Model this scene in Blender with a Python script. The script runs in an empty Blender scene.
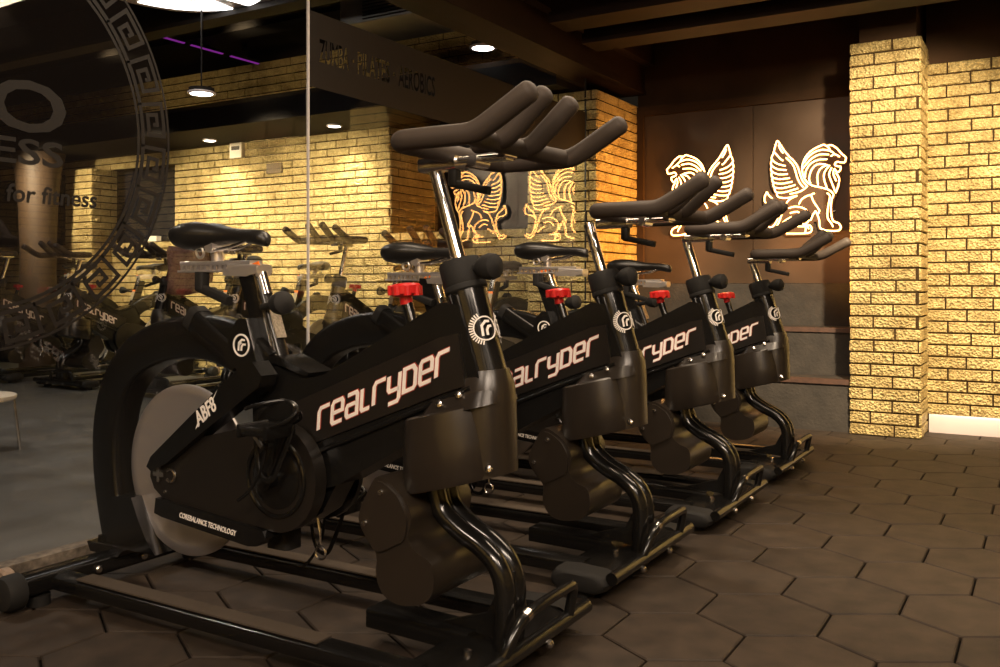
import bpy, bmesh, math, random
from mathutils import Vector, Matrix
random.seed(7)
S = bpy.context.scene
COL = S.collection
PI = math.pi

# ------------------------------------------------------------------ materials
def new_mat(name):
    m = bpy.data.materials.new(name); m.use_nodes = True
    nt = m.node_tree
    b = nt.nodes['Principled BSDF']
    return m, nt, b
def N(nt, t, **kw):
    n = nt.nodes.new(t)
    for k, v in kw.items():
        if k in n.inputs: n.inputs[k].default_value = v
        else: setattr(n, k, v)
    return n
def pmat(name, col, rough=.5, metal=0., spec=.5, noise=0., nscale=20., bump=0., bscale=80., rvar=0., coat=0., aniso=0.):
    m, nt, b = new_mat(name)
    b.inputs['Base Color'].default_value = (*col, 1)
    b.inputs['Roughness'].default_value = rough
    b.inputs['Metallic'].default_value = metal
    b.inputs['Specular IOR Level'].default_value = spec
    b.inputs['Coat Weight'].default_value = coat
    b.inputs['Anisotropic'].default_value = aniso
    tc = N(nt, 'ShaderNodeTexCoord')
    if noise or rvar:
        no = N(nt, 'ShaderNodeTexNoise', Scale=nscale, Detail=6.)
        nt.links.new(tc.outputs['Object'], no.inputs['Vector'])
        if noise:
            cr = N(nt, 'ShaderNodeMapRange'); cr.inputs['From Min'].default_value = .3; cr.inputs['From Max'].default_value = .7
            cr.inputs['To Min'].default_value = 1 - noise; cr.inputs['To Max'].default_value = 1 + noise
            nt.links.new(no.outputs['Fac'], cr.inputs['Value'])
            mx = N(nt, 'ShaderNodeVectorMath', operation='SCALE'); mx.inputs[0].default_value = col
            nt.links.new(cr.outputs['Result'], mx.inputs['Scale'])
            nt.links.new(mx.outputs['Vector'], b.inputs['Base Color'])
        if rvar:
            r2 = N(nt, 'ShaderNodeMapRange'); r2.inputs['From Min'].default_value = .3; r2.inputs['From Max'].default_value = .7
            r2.inputs['To Min'].default_value = max(.02, rough - rvar); r2.inputs['To Max'].default_value = rough + rvar
            nt.links.new(no.outputs['Fac'], r2.inputs['Value']); nt.links.new(r2.outputs['Result'], b.inputs['Roughness'])
    if bump:
        nb = N(nt, 'ShaderNodeTexNoise', Scale=bscale, Detail=5.)
        nt.links.new(tc.outputs['Object'], nb.inputs['Vector'])
        bp = N(nt, 'ShaderNodeBump', Strength=bump, Distance=.01)
        nt.links.new(nb.outputs['Fac'], bp.inputs['Height']); nt.links.new(bp.outputs['Normal'], b.inputs['Normal'])
    return m
def emat(name, col, strength):
    m = bpy.data.materials.new(name); m.use_nodes = True; nt = m.node_tree; nt.nodes.clear()
    e = N(nt, 'ShaderNodeEmission', Color=(*col, 1), Strength=strength); o = N(nt, 'ShaderNodeOutputMaterial')
    nt.links.new(e.outputs[0], o.inputs['Surface'])
    return m

M = {}
M['gloss'] = pmat('black powder coat', (.0075, .007, .0065), .20, spec=.6, rvar=.05, nscale=9)
M['frame'] = pmat('black satin frame paint', (.0075, .007, .0065), .27, spec=.55)
M['satin'] = pmat('black moulded plastic', (.022, .0165, .012), .30, spec=.7, bump=.04, bscale=500)
M['guard'] = pmat('black guard plastic', (.013, .0105, .0085), .34, spec=.6)
M['pad'] = pmat('black foam rubber', (.050, .037, .028), .62, spec=.35, bump=.08, bscale=350)
M['rubber'] = pmat('matt black rubber', (.015, .014, .013), .7, spec=.3)
M['leather'] = pmat('black saddle vinyl', (.013, .012, .011), .33, spec=.55, bump=.05, bscale=250)
M['chrome'] = pmat('polished chrome', (.88, .84, .81), .17, metal=1.)
M['satin_metal'] = pmat('satin aluminium', (.80, .75, .72), .28, metal=.82)
M['alu'] = pmat('brushed aluminium disc', (.58, .54, .53), .36, metal=.82, aniso=.5)
M['steel'] = pmat('zinc bolt steel', (.62, .58, .54), .25, metal=1.)
M['red'] = pmat('red plastic', (.62, .018, .018), .3, spec=.5)
M['white_ink'] = pmat('white lettering ink', (.95, .88, .82), .5)
M['red_ink'] = pmat('red lettering outline ink', (.35, .05, .03), .5)
M['orange'] = pmat('orange sticker', (.85, .20, .02), .5)
M['sticker'] = pmat('silver sticker', (.42, .36, .28), .4, metal=.5, noise=.4, nscale=180)
M['grip'] = pmat('anti slip tread strip', (.085, .066, .050), .85, spec=.2, bump=.3, bscale=700)
M['roller'] = pmat('worn transport wheel', (.30, .22, .16), .6, noise=.3, nscale=40)
M['towel'] = pmat('terry towel cloth', (.21, .115, .085), .95, spec=.1, noise=.3, nscale=60, bump=.6, bscale=160)
M['dark_wall'] = pmat('dark brown wall paint', (.038, .021, .011), .8, spec=.08, noise=.25, nscale=3)
M['ceil'] = pmat('black ceiling paint', (.012, .010, .009), .75, spec=.2)
M['beam'] = pmat('dark red brown beam', (.017, .008, .0045), .6, spec=.2, noise=.3, nscale=5)
M['duct'] = pmat('galvanised duct', (.30, .28, .26), .45, metal=.7, noise=.15, nscale=6)
M['panel'] = pmat('bronze brown door panel', (.048, .026, .012), .42, metal=.1, spec=.5, noise=.25, nscale=2.5, rvar=.08)
M['concrete'] = pmat('dark rough concrete', (.024, .019, .0145), .8, noise=.35, nscale=9, bump=.35, bscale=60)
M['nosing'] = pmat('orange lit step nosing', (.050, .022, .012), .6, noise=.3, nscale=30)  # reddish tint stands in for the lions' orange light on the treads
M['hall_floor'] = pmat('grey polished concrete', (.115, .112, .105), .42, spec=.45, noise=.22, nscale=4, rvar=.1)
M['sill'] = pmat('chipped sill stone', (.13, .105, .08), .7, noise=.6, nscale=35, bump=.4, bscale=90)
M['base_white'] = pmat('white baseboard paint', (.40, .34, .335), .4)
M['navy'] = pmat('dark tinted window', (.006, .007, .011), .5, spec=.04)
M['vinyl'] = pmat('dark brown window vinyl', (.009, .0065, .005), .6, spec=.3)
M['column'] = pmat('brown smooth column cladding', (.050, .029, .016), .55, noise=.12, nscale=4)
M['white_plastic'] = pmat('white plastic', (.72, .64, .52), .4)
M['slot'] = pmat('dark grille', (.03, .025, .02), .6)
M['neon'] = emat('neon tube', (1., .45, .12), 16.)
M['lamp'] = emat('ceiling lamp face', (1., .93, .84), 14.)
M['ringlamp'] = emat('white lamp panel', (1., .95, .90), 6.)
M['lampshell'] = pmat('pale pink lamp shell', (.70, .60, .58), .4)
M['purple'] = emat('purple strip light', (.45, .05, .55), .35)

# gold bricks
def brick_mat():
    m, nt, b = new_mat('gold split face brick')
    tc = N(nt, 'ShaderNodeTexCoord')
    n1 = N(nt, 'ShaderNodeTexNoise', Scale=55., Detail=6., Roughness=.7)
    n2 = N(nt, 'ShaderNodeTexNoise', Scale=7., Detail=3.)
    vo = N(nt, 'ShaderNodeTexVoronoi', Scale=75.)
    for n in (n1, n2, vo): nt.links.new(tc.outputs['Object'], n.inputs['Vector'])
    ramp = N(nt, 'ShaderNodeValToRGB')
    e = ramp.color_ramp.elements
    e[0].position = .25; e[0].color = (.24, .145, .040, 1)
    e[1].position = .75; e[1].color = (.84, .665, .30, 1)
    ad = N(nt, 'ShaderNodeMath', operation='MULTIPLY_ADD'); ad.inputs[1].default_value = .55
    nt.links.new(n2.outputs['Fac'], ad.inputs[0])
    ml = N(nt, 'ShaderNodeMath', operation='MULTIPLY'); ml.inputs[1].default_value = .5
    nt.links.new(n1.outputs['Fac'], ml.inputs[0]); nt.links.new(ml.outputs[0], ad.inputs[2])
    nt.links.new(ad.outputs[0], ramp.inputs['Fac'])
    nt.links.new(ramp.outputs['Color'], b.inputs['Base Color'])
    b.inputs['Metallic'].default_value = .45; b.inputs['Roughness'].default_value = .42
    hm = N(nt, 'ShaderNodeMath', operation='ADD')
    nt.links.new(n1.outputs['Fac'], hm.inputs[0]); nt.links.new(vo.outputs['Distance'], hm.inputs[1])
    bp = N(nt, 'ShaderNodeBump', Strength=1., Distance=.018)
    nt.links.new(hm.outputs[0], bp.inputs['Height']); nt.links.new(bp.outputs['Normal'], b.inputs['Normal'])
    return m
M['brick'] = brick_mat()
M['mortar'] = pmat('dark mortar', (.030, .018, .007), .9, spec=.1)

def hex_mat():
    m, nt, b = new_mat('brown rubber hexagon tile')
    tc = N(nt, 'ShaderNodeTexCoord')
    at = N(nt, 'ShaderNodeAttribute', attribute_name='tone')
    n1 = N(nt, 'ShaderNodeTexNoise', Scale=14., Detail=6.)
    n2 = N(nt, 'ShaderNodeTexNoise', Scale=420., Detail=2.)
    for n in (n1, n2): nt.links.new(tc.outputs['Object'], n.inputs['Vector'])
    s = N(nt, 'ShaderNodeMath', operation='MULTIPLY_ADD'); s.inputs[1].default_value = 1.7
    nt.links.new(n1.outputs['Fac'], s.inputs[0]); nt.links.new(at.outputs['Fac'], s.inputs[2])
    v = N(nt, 'ShaderNodeVectorMath', operation='SCALE'); v.inputs[0].default_value = (.037, .025, .0165)
    nt.links.new(s.outputs[0], v.inputs['Scale']); nt.links.new(v.outputs['Vector'], b.inputs['Base Color'])
    b.inputs['Roughness'].default_value = .68; b.inputs['Specular IOR Level'].default_value = .35
    bp = N(nt, 'ShaderNodeBump', Strength=.35, Distance=.004)
    nt.links.new(n2.outputs['Fac'], bp.inputs['Height']); nt.links.new(bp.outputs['Normal'], b.inputs['Normal'])
    return m
M['hex'] = hex_mat()
M['gap'] = pmat('dark tile joint', (.004, .003, .002), .9, spec=.1)

def glass_mat(name, r0, tint=(1, 1, 1), haze=0.):
    m = bpy.data.materials.new(name); m.use_nodes = True; nt = m.node_tree; nt.nodes.clear()
    lw = N(nt, 'ShaderNodeLayerWeight'); lw.inputs['Blend'].default_value = .5
    pw = N(nt, 'ShaderNodeMath', operation='POWER'); pw.inputs[1].default_value = 5.
    nt.links.new(lw.outputs['Facing'], pw.inputs[0])
    mu = N(nt, 'ShaderNodeMath', operation='MULTIPLY_ADD'); mu.inputs[1].default_value = 1 - r0 if r0 else 0.; mu.inputs[2].default_value = r0; mu.use_clamp = True
    nt.links.new(pw.outputs[0], mu.inputs[0])
    t = N(nt, 'ShaderNodeBsdfTransparent', Color=(*tint, 1)); g = N(nt, 'ShaderNodeBsdfGlossy', Roughness=0.)
    mx = N(nt, 'ShaderNodeMixShader'); o = N(nt, 'ShaderNodeOutputMaterial')
    nt.links.new(mu.outputs[0], mx.inputs[0])
    src = t
    if haze:
        d = N(nt, 'ShaderNodeBsdfDiffuse', Color=(.16, .13, .12, 1))
        m2 = N(nt, 'ShaderNodeMixShader'); m2.inputs[0].default_value = haze
        nt.links.new(t.outputs[0], m2.inputs[1]); nt.links.new(d.outputs[0], m2.inputs[2]); src = m2
    nt.links.new(src.outputs[0], mx.inputs[1]); nt.links.new(g.outputs[0], mx.inputs[2])
    nt.links.new(mx.outputs[0], o.inputs['Surface'])
    return m
M['glass'] = glass_mat('partition glass', .06)
M['film'] = glass_mat('hazy decal film', .0, (.96, .95, .94), .02)
M['glass_edge'] = pmat('polished glass edge', (.62, .58, .56), .25, spec=.6)

# ------------------------------------------------------------------ mesh tools
def V(*a): return Vector(a)
class B:
    """collects geometry for ONE mesh object"""
    def __init__(s): s.bm = bmesh.new(); s.mi = 0
    def _f(s, vs, smooth=True):
        try: f = s.bm.faces.new(vs)
        except ValueError: return None
        f.material_index = s.mi; f.smooth = smooth; return f
    def rings(s, rings, caps=True, closed=False):
        vr = [[s.bm.verts.new(p) for p in r] for r in rings]
        n = len(vr[0]); K = len(vr)
        for i in range(K if closed else K - 1):
            a, b = vr[i], vr[(i + 1) % K]
            for j in range(n): s._f((a[j], a[(j + 1) % n], b[(j + 1) % n], b[j]))
        if caps and not closed:
            s._f(vr[0][::-1]); s._f(vr[-1])
        return s
    def tube(s, pts, r, seg=14, smooth=0, closed=False, flat=None, up=None, round_end=False):
        P = [Vector(p) for p in pts]
        R = list(r) if isinstance(r, (list, tuple)) else [r] * len(P)
        if smooth:
            Q, RR = [], []
            n = len(P)
            for i in range(n - 1 if not closed else n):
                p0, p1, p2, p3 = (P[(i - 1) % n] if (closed or i > 0) else P[0]), P[i], P[(i + 1) % n], (P[(i + 2) % n] if (closed or i + 2 < n) else P[-1])
                for k in range(smooth):
                    t = k / smooth
                    q = .5 * ((2 * p1) + (-p0 + p2) * t + (2 * p0 - 5 * p1 + 4 * p2 - p3) * t * t + (-p0 + 3 * p1 - 3 * p2 + p3) * t ** 3)
                    Q.append(q); RR.append(R[i] * (1 - t) + R[(i + 1) % n] * t)
            if not closed: Q.append(P[-1]); RR.append(R[-1])
            P, R = Q, RR
        n = len(P)
        tang = []
        for i in range(n):
            a = P[(i - 1) % n] if (closed or i > 0) else P[0]; b = P[(i + 1) % n] if (closed or i < n - 1) else P[-1]
            tang.append((b - a).normalized())
        if up is None:
            up = V(0, 1, 0) if abs(tang[0].y) < .9 else V(0, 0, 1)
        u = (up - tang[0] * up.dot(tang[0])).normalized()
        rings = []
        fa, fb = flat if flat else (1, 1)
        for i in range(n):
            u = (u - tang[i] * u.dot(tang[i])).normalized(); w = tang[i].cross(u)
            rings.append([P[i] + (u * math.cos(2 * PI * j / seg) * fa + w * math.sin(2 * PI * j / seg) * fb) * R[i] for j in range(seg)])
        if round_end and not closed:
            def dome(c, t, ring, rr):
                out = []
                for k in (.4, .7, .9, .98):
                    out.append([c + t * (rr * k * .7) + (q - c) * math.sqrt(1 - k * k) for q in ring])
                return out
            e = dome(P[-1], tang[-1], rings[-1], R[-1]); st = dome(P[0], -tang[0], rings[0], R[0])
            rings = st[::-1] + rings + e
        s.rings(rings, True, closed)
        return s
    def bar(s, p0, p1, w, h, up=(0, 0, 1), bevel=0.):
        """rectangular bar from p0 to p1, w along side, h along up"""
        p0, p1, up = Vector(p0), Vector(p1), Vector(up)
        d = (p1 - p0).normalized(); side = d.cross(up).normalized(); u = side.cross(d)
        rr = [(-1, -1), (1, -1), (1, 1), (-1, 1)]
        if bevel:
            b = bevel; W, H = w / 2, h / 2
            prof = []
            for cx, cy, a0 in ((W - b, -H + b, -90), (W - b, H - b, 0), (-W + b, H - b, 90), (-W + b, -H + b, 180)):
                for k in range(4):
                    a = math.radians(a0 + 30 * k); prof.append((cx + b * math.cos(a), cy + b * math.sin(a)))
        else: prof = [(x * w / 2, y * h / 2) for x, y in rr]
        s.rings([[p + side * x + u * y for x, y in prof] for p in (p0, p1)])
        return s
    def box(s, x0, x1, y0, y1, z0, z1):
        s.rings([[V(x, y0, z0), V(x, y1, z0), V(x, y1, z1), V(x, y0, z1)] for x in (x0, x1)]); return s
    def prism(s, prof, y0, y1, bevel=0., seg=2, smooth_prof=0):
        """profile in (x,z) extruded along y"""
        b2 = bmesh.new()
        if sum(prof[i][0] * prof[(i + 1) % len(prof)][1] - prof[(i + 1) % len(prof)][0] * prof[i][1] for i in range(len(prof))) < 0: prof = prof[::-1]
        a = [b2.verts.new((x, y0, z)) for x, z in prof]; b = [b2.verts.new((x, y1, z)) for x, z in prof]
        n = len(prof)
        b2.faces.new(a); b2.faces.new(b[::-1])
        for i in range(n): b2.faces.new((a[i], b[i], b[(i + 1) % n], a[(i + 1) % n]))
        if bevel: bmesh.ops.bevel(b2, geom=[e for e in b2.edges if e.calc_face_angle(0) > .5], offset=bevel, segments=seg, affect='EDGES', clamp_overlap=True)
        bmesh.ops.recalc_face_normals(b2, faces=b2.faces)
        s.merge(b2); return s
    def merge(s, b2, mat=None):
        mp = {}
        for v in b2.verts: mp[v] = s.bm.verts.new(v.co if mat is None else mat @ v.co)
        for f in b2.faces: s._f([mp[v] for v in f.verts])
        b2.free()
    def lathe(s, prof, p0, axis, seg=24, caps=True):
        """prof: list of (radius, distance along axis)"""
        p0 = Vector(p0); ax = Vector(axis).normalized()
        u = ax.orthogonal().normalized(); w = ax.cross(u)
        s.rings([[p0 + ax * d + (u * math.cos(2 * PI * j / seg) + w * math.sin(2 * PI * j / seg)) * max(r, 1e-4) for j in range(seg)] for r, d in prof], caps); return s
    def torus(s, c, axis, R, r, seg=32, rs=8):
        ax = Vector(axis).normalized(); u = ax.orthogonal().normalized(); w = ax.cross(u)
        return s.tube([Vector(c) + (u * math.cos(2 * PI * k / seg) + w * math.sin(2 * PI * k / seg)) * R for k in range(seg)], r, rs, closed=True)
    def ball(s, c, r, sx=1, sy=1, sz=1, seg=12):
        rings = []
        for i in range(1, seg):
            a = PI * i / seg
            rings.append([V(c[0] + r * sx * math.sin(a) * math.cos(2 * PI * j / seg), c[1] + r * sy * math.sin(a) * math.sin(2 * PI * j / seg), c[2] - r * sz * math.cos(a)) for j in range(seg)])
        return s.rings(rings)
    def strokes(s, polys, w, fmap, thick):
        """2-D strokes of width w mapped by fmap(x,y,h)->3D, h = height off the surface; solid ribbons"""
        for P in polys:
            P = [Vector((p[0], p[1])) for p in P]
            n = len(P)
            closed = n > 3 and (P[0] - P[-1]).length < 1e-6
            if closed: P = P[:-1]; n -= 1
            L, Rr = [], []
            for i in range(n):
                a = P[i] - P[i - 1] if (i > 0 or closed) else P[1] - P[0]
                b = P[(i + 1) % n] - P[i] if (i < n - 1 or closed) else P[-1] - P[-2]
                a.normalize(); b.normalize()
                na, nb = Vector((-a.y, a.x)), Vector((-b.y, b.x))
                mt = (na + nb)
                if mt.length < 1e-5: mt = na
                mt.normalize(); k = 1 / max(.45, mt.dot(na))
                q = P[i]
                L.append(q + mt * (w / 2 * k)); Rr.append(q - mt * (w / 2 * k))
            rings = [[Vector(fmap(L[i].x, L[i].y, thick)), Vector(fmap(Rr[i].x, Rr[i].y, thick)), Vector(fmap(Rr[i].x, Rr[i].y, 0)), Vector(fmap(L[i].x, L[i].y, 0))] for i in range(n)]
            s.rings(rings, True, closed)
        return s
    def build(s, name, mats, parent=None, loc=None):
        bmesh.ops.recalc_face_normals(s.bm, faces=s.bm.faces)
        for e in s.bm.edges:
            if len(e.link_faces) == 2 and e.calc_face_angle(0) > .62: e.smooth = False
        me = bpy.data.meshes.new(name); s.bm.to_mesh(me); s.bm.free()
        for m in (mats if isinstance(mats, (list, tuple)) else [mats]): me.materials.append(m)
        o = bpy.data.objects.new(name, me); COL.objects.link(o)
        if parent: o.parent = parent
        if loc: o.location = loc
        return o
def tag(o, label=None, cat=None, group=None, kind=None):
    if label: o['label'] = label
    if cat: o['category'] = cat
    if group: o['group'] = group
    if kind: o['kind'] = kind
    return o
def empty(name, loc, rz=0.):
    o = bpy.data.objects.new(name, None); COL.objects.link(o); o.location = loc; o.rotation_euler = (0, 0, rz); o.empty_display_size = .1; return o
def struct(o): o['kind'] = 'structure'; return o
def copy_tree(o, parent=None):
    c = o.copy(); COL.objects.link(c)
    if parent: c.parent = parent
    for ch in list(o.children): copy_tree(ch, c)
    return c

_dg = None
def text_polys(txt, size=1., xs=1., shear=0., space=1.):
    """built-in font text -> (verts, faces) flat mesh data"""
    cu = bpy.data.curves.new('t', 'FONT'); cu.body = txt; cu.size = size; cu.shear = shear; cu.space_character = space
    cu.resolution_u = 3; cu.offset = .018
    ob = bpy.data.objects.new('t', cu); COL.objects.link(ob)
    dg = bpy.context.evaluated_depsgraph_get()
    me = ob.evaluated_get(dg).to_mesh()
    vs = [(v.co.x * xs, v.co.y) for v in me.vertices]; fs = [tuple(p.vertices) for p in me.polygons]
    ob.evaluated_get(dg).to_mesh_clear()
    bpy.data.objects.remove(ob); bpy.data.curves.remove(cu)
    return vs, fs
def text_solid(bld, txt, fmap, thick, width=None, height=None, shear=0., bold=0.):
    """lettering fitted to width x height (cap box) mapped by fmap(x,y,h)"""
    vs, fs = text_polys(txt, 1., 1., shear)
    x0 = min(v[0] for v in vs); x1 = max(v[0] for v in vs)
    hcap = .70
    kx = width / (x1 - x0); ky = height / hcap
    vs = [((v[0] - x0) * kx, v[1] * ky) for v in vs]
    bm = bld.bm
    top = [bm.verts.new(fmap(x, y, thick)) for x, y in vs]; bot = [bm.verts.new(fmap(x, y, 0)) for x, y in vs]
    cnt = {}
    for f in fs:
        bld._f([top[i] for i in f], False); bld._f([bot[i] for i in f][::-1], False)
        for a, b in zip(f, f[1:] + f[:1]): cnt[(a, b)] = 1
    for a, b in list(cnt):
        if (b, a) not in cnt: bld._f((top[a], bot[a], bot[b], top[b]), False)

def smooth_prof(P, k=4):
    n = len(P); out = []
    for i in range(n):
        p0, p1, p2, p3 = (Vector(P[(i + j) % n]) for j in (-1, 0, 1, 2))
        for q in range(k):
            t = q / k; v = .5 * ((2 * p1) + (-p0 + p2) * t + (2 * p0 - 5 * p1 + 4 * p2 - p3) * t * t + (-p0 + 3 * p1 - 3 * p2 + p3) * t ** 3)
            out.append((v.x, v.y))
    return out
# ------------------------------------------------------------------ the exercise bike
LET = {'r': [[(0, 0), (0, .84), (.14, 1), (.84, 1)]],
       'e': [[(.80, 0), (.1, 0), (0, .12), (0, .86), (.12, 1), (.72, 1), (.82, .88), (.82, .48), (.06, .48)]],
       'a': [[(.05, 1), (.72, 1), (.82, .88), (.82, 0), (.1, 0), (0, .12), (0, .42), (.08, .52), (.78, .52)]],
       'l': [[(0, 1), (0, .1), (.08, 0), (.62, 0)]],
       'y': [[(0, 1), (0, .42), (.1, .3), (.80, .3)], [(.82, 1), (.82, -.12), (.70, -.26), (.05, -.26)]],
       'd': [[(0, 0), (0, 1), (.62, 1), (.82, .78), (.82, .12), (.70, 0), (0, 0)]]}
ADV = {'r': 1.10, 'e': 1.16, 'a': 1.18, 'l': .94, 'y': 1.16, 'd': 1.16}
def word_strokes(w):
    out, x = [], 0.
    for c in w:
        out += [[(p[0] + x, p[1]) for p in s] for s in LET[c]]
        x += ADV[c]
    return out, x - .28
WORD, WLEN = word_strokes('realryder')

def make_bike():
    root = empty('exercise_bike', (0, 0, 0))
    # --- base frame
    cb = B().bar((-.66, -.325, .062), (-.66, .325, .062), .075, .05, bevel=.012).build('rear_crossbar', M['gloss'], root)
    for sy in (-1, 1):
        B().tube([(-.66, sy * .310, .052), (-.66, sy * .345, .052), (-.66, sy * .356, .052), (-.66, sy * .362, .052)], [.047, .047, .041, .026], 20, up=V(1, 0, 0)).build('end_cap', M['rubber'], cb)
        w = B(); w.lathe([(.0, -.016), (.030, -.016), (.036, -.010), (.036, .010), (.030, .016), (0, .016)], (-.738, sy * .30, .060), (0, 1, 0), 24)
        w.lathe([(.0, -.019), (.012, -.019), (.012, .019), (0, .019)], (-.738, sy * .30, .060), (0, 1, 0), 14)
        w.bar((-.742, sy * .322, .06), (-.69, sy * .322, .062), .005, .022).build('transport_wheel', M['roller'], cb)
        B().lathe([(0, 0), (.011, 0), (.011, .008), (.007, .012), (0, .012)], (-.623, sy * .075 - .03, .06), (1, 0, 0), 10).build('bolt', M['steel'], cb)
        B().lathe([(0, 0), (.03, 0), (.03, .028), (0, .04)], (-.66, sy * .255, .0), (0, 0, 1), 14).build('rubber_foot', M['rubber'], cb)
    B().prism([(-.72, .085), (-.60, .085), (-.575, .105), (-.58, .112), (-.735, .112)], -.06, .06, .004).build('mounting_plate', M['gloss'], cb)
    for sy in (-1, 1):
        r = B()
        prof = [(-.032, 0), (-.026, -.018), (-.008, -.022), (.02, -.022), (.032, -.008), (.032, .012), (.02, .022), (-.012, .022), (-.028, .014)]
        r.rings([[V(x, sy * .21 + a, .058 + c) for a, c in prof] for x in (-.63, .56)])
        rl = r.build('side_rail', M['gloss'], root)
        B().box(-.53, .30, sy * .21 - .024, sy * .21 + .026, .0790, .083).build('grip_strip', M['grip'], rl)
    # --- front foot
    ff = B().prism([(.50, .035), (.66, .035), (.665, .05), (.655, .066), (.62, .074), (.52, .074), (.495, .06)], -.245, .245, .006)
    ff = ff.build('front_foot_plate', M['gloss'], root)
    for sy in (-1, 1):
        pc = [(.50, .030), (.515, .020), (.640, .020), (.660, .030), (.668, .048), (.660, .066), (.640, .076), (.56, .080), (.512, .076), (.498, .060), (.495, .044)]
        B().rings([[V(.58 + (x - .58) * k, sy * y, .05 + (z - .05) * k) for x, z in pc] for y, k in ((.245, 1), (.295, 1), (.310, .96), (.320, .86), (.325, .70))]).build('end_cap', M['rubber'], ff)
        B().lathe([(0, 0), (.03, 0), (.03, .03), (0, .03)], (.58, sy * .27, .0), (0, 0, 1), 14).build('rubber_foot', M['rubber'], ff)
    B().tube([(.676, -.30, .066), (.676, .315, .066)], .0175, 16).build('front_bar', M['gloss'], ff)
    lp = B().tube([(.676, -.085, .07), (.684, -.07, .10), (.690, -.045, .13), (.694, -.01, .147), (.696, .05, .153), (.696, .17, .153), (.694, .205, .148), (.688, .215, .125), (.679, .215, .075)], .0125, 12, smooth=4).build('foot_handle', M['gloss'], ff)
    B().tube([(.693, -.022, .1435), (.694, -.006, .1485)], .0140, 12).build('weld_collar', M['steel'], lp)
    for y in (-.11, .10): B().lathe([(0, 0), (.010, 0), (.010, .006), (.006, .011), (0, .011)], (.686, y, .047), (1, 0, -.3), 10).build('bolt', M['steel'], ff)
    B().lathe([(0, 0), (.009, 0), (.009, .01), (0, .013)], (.60, -.10, .074), (0, 0, 1), 10).build('bolt', M['steel'], ff)
    # --- spine under the housing
    B().bar((.28, 0, .072), (.56, 0, .066), .085, .045, bevel=.006).build('spine_beam', M['gloss'], root)
    B().prism([(.47, .09), (.655, .075), (.655, .23), (.635, .22), (.59, .13)], -.007, .007).build('strut_gusset', M['frame'], root)
    # --- rear arch
    path = [(-.640, .10), (-.672, .22), (-.690, .34), (-.684, .46), (-.645, .565), (-.575, .640), (-.48, .685), (-.37, .708), (-.25, .706), (-.13, .672), (-.06, .63)]
    P = [V(x, 0, z) for x, z in path]
    # smooth
    Q = []
    for i in range(len(P) - 1):
        p0 = P[max(0, i - 1)]; p1 = P[i]; p2 = P[i + 1]; p3 = P[min(len(P) - 1, i + 2)]
        for k in range(4):
            t = k / 4; Q.append(.5 * ((2 * p1) + (-p0 + p2) * t + (2 * p0 - 5 * p1 + 4 * p2 - p3) * t * t + (-p0 + 3 * p1 - 3 * p2 + p3) * t ** 3))
    Q.append(P[-1]); rg = []
    for i, q in enumerate(Q):
        tg = (Q[min(i + 1, len(Q) - 1)] - Q[max(i - 1, 0)]).normalized(); nn = V(-tg.z, 0, tg.x)
        h = .050 + .012 * (i / len(Q)); w = .042; b = .014
        pr = []
        for cx, cy, a0 in ((w - b, -h + b, -90), (w - b, h - b, 0), (-w + b, h - b, 90), (-w + b, -h + b, 180)):
            for k in range(4):
                a = math.radians(a0 + 30 * k); pr.append((cx + b * math.cos(a), cy + b * math.sin(a)))
        rg.append([q + V(0, 1, 0) * a + nn * c for a, c in pr])
    ar = B().rings(rg).build('rear_arch', M['frame'], root)
    B().prism([(-.555, .255), (-.64, .25), (-.668, .105), (-.455, .108), (-.492, .145), (-.527, .200)], -.048, .048, .004).build('arch_gusset', M['gloss'], ar)
    B().rings([[V(-.70, -.050, .108), V(-.575, -.050, .108), V(-.575, .050, .108), V(-.70, .050, .108)], [V(-.705, -.045, .13), V(-.590, -.045, .13), V(-.590, .045, .13), V(-.705, .045, .13)]]).build('arch_foot', M['gloss'], ar)
    # --- flywheel
    fw = B().lathe([(0, -.007), (.045, -.007), (.05, -.005), (.195, -.005), (.2, -.007), (.228, -.007), (.233, -.004), (.233, .004), (.228, .007), (.2, .007), (.195, .005), (.05, .005), (.045, .007), (0, .007)], (-.372, -.005, .345), (0, 1, 0), 72).build('flywheel', M['alu'], root)
    B().lathe([(0, -.05), (.022, -.05), (.022, -.008), (.04, -.008), (.04, .008), (.022, .008), (.022, .05), (0, .05)], (-.372, -.005, .345), (0, 1, 0), 20).build('hub', M['frame'], fw)
    # --- core frame
    B().prism([(-.09, .40), (-.03, .30), (.06, .25), (.14, .30), (.20, .40), (.10, .62), (-.02, .66), (-.10, .64)], -.035, .035, .006).build('frame_web', M['frame'], root)
    mb = B().prism([(-.045, .60), (-.02, .645), (.0, .648), (.045, .628), (.10, .622), (.16, .636), (.50, .812), (.545, .806), (.615, .60), (.56, .575), (.20, .375), (.06, .33), (-.02, .40)], -.052, .052, .014, 3).build('main_beam', M['frame'], root)
    for sy in (-1, 1):
        B().prism([(.06, .560), (.085, .452), (.50, .610), (.565, .632), (.548, .745), (.50, .735)], sy * .049, sy * .058, .003).build('side_panel', M['guard'], mb)
        B().bar((.11, sy * .055, .436), (.580, sy * .055, .628), .016, .012, bevel=.005).build('panel_ridge', M['gloss'], mb)
        if sy < 0: fm = lambda x, y, h: (.148 + .374 * x + .004 * y, -.058 - h, .503 + .156 * x + .051 * y)
        else: fm = lambda x, y, h: (.528 - .372 * x + .0 * y, .058 + h, .672 - .168 * x + .052 * y)
        k = 1 / WLEN
        W = [[(p[0] * k, p[1]) for p in s] for s in WORD]
        # anisotropic stroke width: scale x so that strokes look even
        W2 = [[(p[0] * 7.2, p[1]) for p in s] for s in W]
        g2 = lambda x, y, h, fm=fm: fm(x / 7.2, y, h)
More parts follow.
